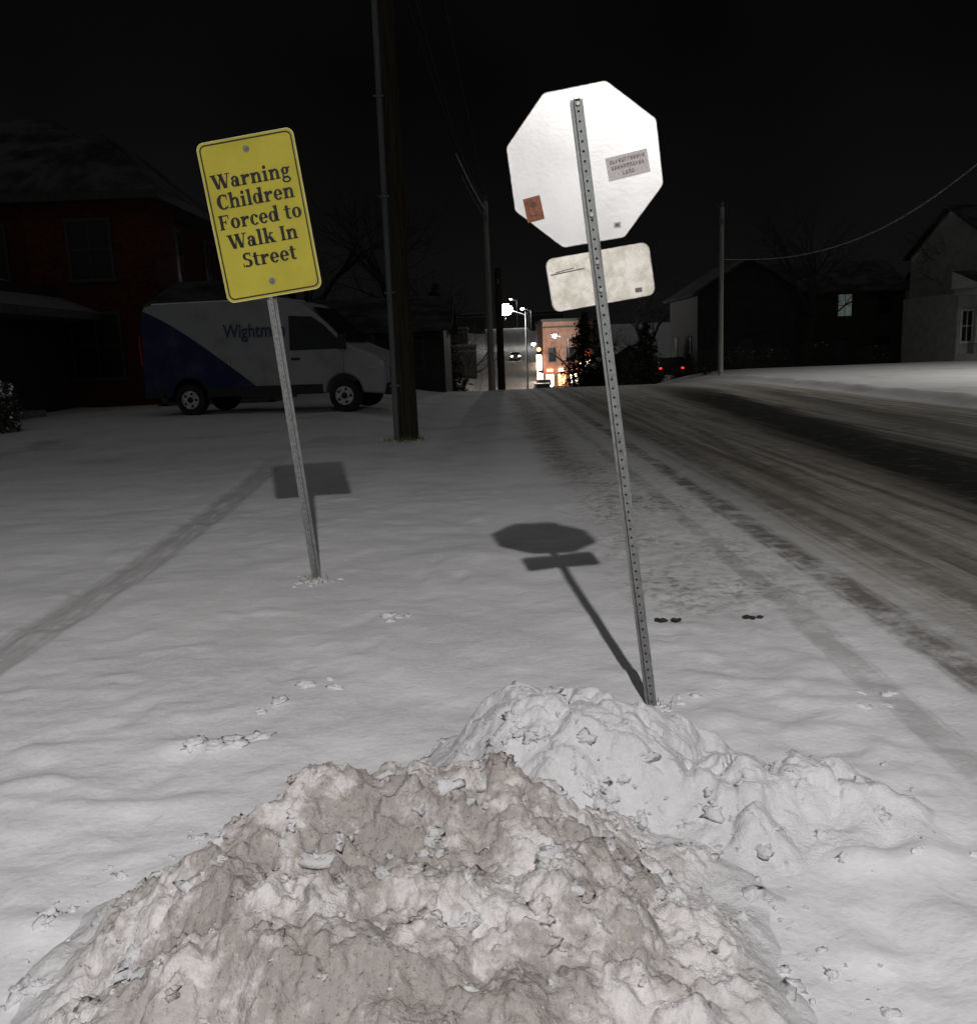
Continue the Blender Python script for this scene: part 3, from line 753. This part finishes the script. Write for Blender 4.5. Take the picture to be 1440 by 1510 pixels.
def simple_house(name,x,y,w,d,h,rh,mat,ax,lit=(),wm=None):
    e=empty(name,(x,y,base_z(x,y)-.1)); b=B(); b.box(0,0,-1,w,d,h,0); gable(b,0,0,w,d,h,rh,1,0,ax,.4); b.build('walls_and_roof',[mat,roofM],e)
    b=B(); k=0
    nc=max(2,int(w/2.4))
    for fl in range(int(h/2.7)):
        for i in range(nc):
            window(b,w*(i+.5)/nc-.45,.9+2.8*fl,.9,1.4,0,2 if k in lit else 0,1); k+=1
    for fl in range(int(h/2.7)):
        for i in range(2): window(b,d*(i+.5)/2-.45,.9+2.8*fl,.9,1.4,0,0,1,'-x')
    b.build('windows',[winM,dkT,wm or litM],e)
    b=B(); b.box(w*.5-.5,-.06,0,w*.5+.4,-.03,2.1); b.box(w*.5-.9,-.9,-.3,w*.5+.8,-.06,.1); b.build('door',[dkT],e)
    return e
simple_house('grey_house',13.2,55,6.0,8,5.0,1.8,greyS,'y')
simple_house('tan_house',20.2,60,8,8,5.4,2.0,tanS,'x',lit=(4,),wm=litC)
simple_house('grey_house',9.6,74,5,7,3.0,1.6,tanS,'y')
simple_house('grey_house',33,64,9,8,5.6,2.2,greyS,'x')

# ------------------------------------------------------------ town far down the street
shop=emis('shopfront_glow',(1,.80,.60),8.0); amb=emis('amber_glow',(1,.30,.12),8); whl=emis('lamp_glow',(1,.98,.96),120); redl=emis('red_light',(1,.03,.02),3.5)
bt=simple('town_brick',(.36,.20,.14),.9,scale=1)
def town(name,x,y,w,d,h,mat,lit,shopf=False):
    z=base_z(x,y)-.2; e=empty(name,(x,y,z)); b=B(); b.box(0,0,-1,w,d,h,0); b.box(-.2,-.25,h,w+.2,d+.2,h+.35,1); b.box(-.1,-.12,h-.8,w+.1,-.002,h-.6,1)
    b.build('walls',[mat,trimM],e); b=B(); nc=max(2,int(w/1.9))
    for fl in range(1,int(h/3.1)):
        for i in range(nc): window(b,w*(i+.5)/nc-.45,.6+3.1*fl,.9,1.7,0,2 if random.random()<lit else 0,1)
        for i in range(3): window(b,d*(i+.5)/3-.5,.6+3.1*fl,1.0,1.7,0,2 if random.random()<lit else 0,1,'-x')
    if shopf:
        for i in range(3): window(b,w*i/3+.3,.5,w/3-.6,1.5,0,(3,4,3)[i],1); b.box(w*i/3+.4,-.35,2.35,w*(i+1)/3-.4,-.1,2.7,(4,3,4)[i])
        for i in range(3): window(b,d*i/3+.4,.5,d/3-.8,1.6,0,3,1,'-x')
        b.box(-.9,-.3,2.6,-.25,-.05,4.6,3); b.ball((-.6,-.5,5.3),.28,.28,.28,4,12,8); b.box(-.25,-.2,4.9,.0,-.1,5.0,1)
    b.build('windows',[winM,trimM,litM,shop,amb],e)
town('brick_building',8.0,118,4.8,14,8.8,bt,.0,True)
town('brick_building',10.5,150,8,14,8,bt,.0,True)
town('shop_building',14,185,10,16,6,greyS,.0,False)
town('shop_building',-9,140,8,14,5,greyS,.0,False)
town('shop_building',-13,185,10,14,5,greyS,.0,False)
town('shop_building',-8,235,9,14,5,greyS,.1,False)
town('shop_building',13,240,9,14,5,greyS,.1,False)

def street_lamp(x,y,h,ax,power=None,col=(1,.97,.94),r=.14,arm=1.6,bowl=.2,cut=None):
    z=base_z(x,y); e=empty('street_lamp',(x,y,z)); b=B()
    b.cyl((0,0,-.2),(0,0,h+.1),.09,.06,12); b.cyl((0,0,h-.2),(ax*arm,0,h+.35),.035,.03,8); b.build('pole_and_arm',[condM],e)
    b=B(); b.ball((ax*(arm+.15),0,h+.42+bowl*.3),.42+bowl*.3,.2+bowl*.3,.12,0,14,8); b.build('housing',[condM],e,smooth=True)
    b=B(); b.ball((ax*(arm+.15),0,h+.29),bowl,bowl*.9,bowl*.8,0,14,8); b.build('glass_bowl',[whl],e,smooth=True)
    if power:
        L=bpy.data.lights.new('lamp_light','SPOT' if cut else 'POINT'); L.energy=power; L.color=col; L.shadow_soft_size=r
        if cut: L.spot_size=radians(cut[0]); L.spot_blend=cut[1]; L.show_cone=False
        o=bpy.data.objects.new('lamp_light',L); S.collection.objects.link(o); o.parent=e; o.location=(ax*(arm+.15),0,h+.29-bowl-.12)
    return e
street_lamp(3.95,80,8.35,-1,2400,bowl=.62)
for (x,y,pw,hh) in((10.8,112,1100,6.5),(10.5,190,1500,8),(10.5,262,1500,8),(9.5,135,None,5)):
    street_lamp(x,y,hh,-1 if x>4 else 1,pw,bowl=.3)
# out-of-view lamps: one behind the camera, one added to light the right side
street_lamp(2.6,-4.7,7.25,-1,2950,(1,.97,.955),.08,2.09,.16,(164,.5))
street_lamp(22,27,9,-1,3200,(1,.97,.93),.2,cut=(150,.5))

# distant cars
def car(x,y,rz,col,head=True):
    z=base_z(x,y); e=empty('parked_car',(x,y,z),(0,0,rz)); b=B()
    pr=[(-2.2,.35)]+arch(-1.4,.36,.35,8)[::-1]+arch(1.4,.36,.35,8)[::-1]+[(2.2,.35),(2.25,.7),(1.9,.92),(1.15,1.0),(.5,1.42),(-1.0,1.46),(-1.8,1.0),(-2.2,.95)]
    b.prism(pr,-.88,.88,0); b.build('body',[simple('car_paint',col,.3)],e,bevel=.06)
    b=B(); 
    for s_ in(-1,1): b.add([(x_,s_*.885,z_) for x_,z_ in((-1.5,1.02),(.95,1.02),(.42,1.36),(-.95,1.38))],[(0,1,2,3)],0)
    b.add([(1.2,-.75,1.02),(1.2,.75,1.02),(.56,.7,1.43),(.56,-.7,1.43)],[(0,1,2,3)],0)
    b.build('windows',[glassM],e); b=B()
    for cx in(-1.4,1.4):
        for s_ in(-1,1): b.cyl((cx,s_*.9,.32),(cx,s_*.68,.32),.32,.32,18,0); b.cyl((cx,s_*.91,.32),(cx,s_*.9,.32),.18,.18,12,1)
    b.build('wheels',[tyre,hub],e); b=B()
    for s_ in(-1,1): b.box(2.15,s_*.7-.15,.62,2.27,s_*.7+.15,.78,0); b.box(-2.23,s_*.7-.08,.74,-2.17,s_*.7+.08,.83,1)
    b.build('lights',[emis('headlight',(1,.9,.75),60 if head else .0),redl if head else simple('rear_lens',(.2,.01,.01),.3)],e)
car(6.6,100,radians(-90),(.2,.2,.2)); car(7.6,112,radians(-90),(.3,.05,.04)); car(6.2,170,radians(-90),(.1,.1,.12))
car(12.8,60,radians(75),(.01,.01,.012),True)

# ------------------------------------------------------------ trees
def tree_mesh(seed,h,spread=.55,depth=6):
    rnd=random.Random(seed); b=B()
    def br_(p,d,L,r,k):
        n=3 if k>1 else 2; q=p
        for i in range(n):
            d2=(d+Vector((rnd.gauss(0,.10),rnd.gauss(0,.10),rnd.gauss(0,.06)+.04))).normalized(); q2=q+d2*(L/n); r2=r*(1-.28/n*(1.2))
            b.cyl(q,q2,r,r2,7 if r>.05 else (4 if r>.015 else 3),0,False); q,d,r=q2,d2,r2
            if k>0 and i>0 and rnd.random()<.7:
                side_=d.orthogonal().normalized(); side_.rotate(Matrix.Rotation(rnd.random()*2*pi,3,d))
                br_(q,(d*.6+side_*.8).normalized(),L*rnd.uniform(.45,.7),r*.5,k-1)
        if k<=0: return
        for j in range(rnd.choice((2,3))):
            side_=d.orthogonal().normalized(); side_.rotate(Matrix.Rotation(rnd.random()*2*pi,3,d))
            br_(q,(d+side_*rnd.uniform(.35,.9)*spread*1.5).normalized(),L*rnd.uniform(.62,.85),r*rnd.uniform(.55,.75),k-1)
    br_(Vector((0,0,-.2)),Vector((0,0,1)),h*.26,h*.026,depth)
    me=bpy.data.meshes.new('bare_tree'); me.from_pydata(b.v,[],b.f); me.materials.append(barkM); return me
m=NT('bark'); v=m.coord(); a=m.noise(m.mapv(v,(8,8,2)),2,6,.7); m.set(m.mix(m.mr(a,.3,.7),(.02,.018,.015),(.045,.04,.034)),.95,0,.1); m.bump(a,.03); barkM=m.mat
tms=[tree_mesh(s_,11,.6,5) for s_ in(3,8,21)]
for i,(x,y,sc) in enumerate(((-4.2,44,1.1),(-1.6,52,1.0),(-9,46,1.2),(18,50,1.05),(25,64,1.2),(30,54,1.1),(13.5,76,1.1),(22,82,1.2),(-6,70,1.2),(36,70,1.3),(-2.5,95,1),(10.5,104,.8),(-14,60,1.3),(17,120,1.2),(-18,110,1.2))):
    o=bpy.data.objects.new('bare_tree',tms[i%3]); S.collection.objects.link(o); o.location=(x,y,base_z(x,y)); o.rotation_euler=(0,0,i*1.7); o.scale=(sc,)*3
def spruce(x,y,h,r,seed):
    rnd=random.Random(seed); b=B(); b.cyl((0,0,-.2),(0,0,h),.16,.02,8,0)
    z=.5
    while z<h-.1:
        rr=r*(1-z/h)**.85+.1; nb=int(7+8*(1-z/h)); 
        for i in range(nb):
            a=rnd.random()*2*pi; L=rr*rnd.uniform(.7,1.12); tip=Vector((L*cos(a),L*sin(a),z-.25*L+rnd.gauss(0,.05)))
            b.cyl((0,0,z+.1),tip,.02,.006,4,0,False)
            for k in range(int(8+L*9)):
                t=rnd.uniform(.12,1.05); c0=Vector((0,0,z+.1)).lerp(tip,t)+Vector((rnd.gauss(0,.09),rnd.gauss(0,.09),rnd.gauss(-.05,.06)))
                s_=rnd.uniform(.06,.16); dd=(Vector((cos(a),sin(a),-.4))+Vector((rnd.gauss(0,.6),rnd.gauss(0,.6),rnd.gauss(0,.4)))).normalized()*s_; d2=dd.orthogonal().normalized(); d2.rotate(Matrix.Rotation(rnd.random()*6,3,dd.normalized())); d2*=s_*.4
                b.add([c0-dd,c0+d2,c0+dd,c0-d2],[(0,1,2,3)],1)
        z+=rnd.uniform(.16,.24)
    return b.build('spruce_tree',[barkM,simple('spruce_needles',(.010,.016,.010),.9)],None,(x,y,base_z(x,y)-.1))
spruce(7.0,62,6.4,2.3,1); spruce(9.0,66,5.5,2.2,2); spruce(12,66,5.0,2.2,3); spruce(-3,60,8,2.4,5)
for (x,y,r_,h_) in((11.5,46,1.2,1.3),(13.5,47,1.4,1.2),(15.5,48,1.3,1.1),(18,48.5,1.5,1.3),(21,48,1.2,1.0)):
    shrub('hedge_shrub',x,y,r_,h_,(.02,.02,.015),900,.02)

# ------------------------------------------------------------ sky
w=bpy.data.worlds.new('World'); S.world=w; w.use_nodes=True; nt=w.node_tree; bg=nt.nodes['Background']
tc=nt.nodes.new('ShaderNodeTexCoord'); sx=nt.nodes.new('ShaderNodeSeparateXYZ'); nt.links.new(tc.outputs['Generated'],sx.inputs[0])
def wr(sock,a,b_,c_,d_):
    n=nt.nodes.new('ShaderNodeMapRange'); n.interpolation_type='SMOOTHSTEP'
    for i,q_ in enumerate((a,b_,c_,d_)): n.inputs[i+1].default_value=q_
    nt.links.new(sock,n.inputs[0]); return n.outputs[0]
def wm(op,a,b_):
    n=nt.nodes.new('ShaderNodeMath'); n.operation=op
    for i,q_ in enumerate((a,b_)):
        if isinstance(q_,(int,float)): n.inputs[i].default_value=q_
        else: nt.links.new(q_,n.inputs[i])
    return n.outputs[0]
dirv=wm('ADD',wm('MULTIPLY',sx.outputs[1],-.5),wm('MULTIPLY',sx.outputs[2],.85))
glow=wm('MULTIPLY',wr(dirv,.15,.9,0,1),.080)          # fill glow added to the sky overhead and behind the viewer
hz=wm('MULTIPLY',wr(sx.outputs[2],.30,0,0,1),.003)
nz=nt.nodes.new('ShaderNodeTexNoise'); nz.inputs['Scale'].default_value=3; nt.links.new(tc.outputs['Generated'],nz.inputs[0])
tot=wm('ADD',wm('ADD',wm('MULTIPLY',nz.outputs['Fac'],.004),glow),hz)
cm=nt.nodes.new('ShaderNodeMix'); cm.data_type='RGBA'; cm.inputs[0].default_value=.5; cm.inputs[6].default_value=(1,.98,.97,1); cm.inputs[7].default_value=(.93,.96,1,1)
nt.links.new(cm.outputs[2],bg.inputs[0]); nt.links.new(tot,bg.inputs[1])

# ------------------------------------------------------------ camera
cam=bpy.data.cameras.new('camera'); co=bpy.data.objects.new('camera',cam); S.collection.objects.link(co)
cam.sensor_fit='HORIZONTAL'; cam.sensor_width=36; cam.lens=32.5; cam.clip_start=.05; cam.clip_end=3000
p_=radians(10.46); r_=radians(2.2)
right=Vector((1,0,0)); up_=Vector((0,sin(p_),cos(p_))); back=Vector((0,-cos(p_),sin(p_)))
Rr=right*cos(r_)-up_*sin(r_); Uu=right*sin(r_)+up_*cos(r_)
M=Matrix((Rr,Uu,back)).transposed().to_4x4(); M.translation=Vector((0,0,1.45)); co.matrix_world=M
S.camera=co
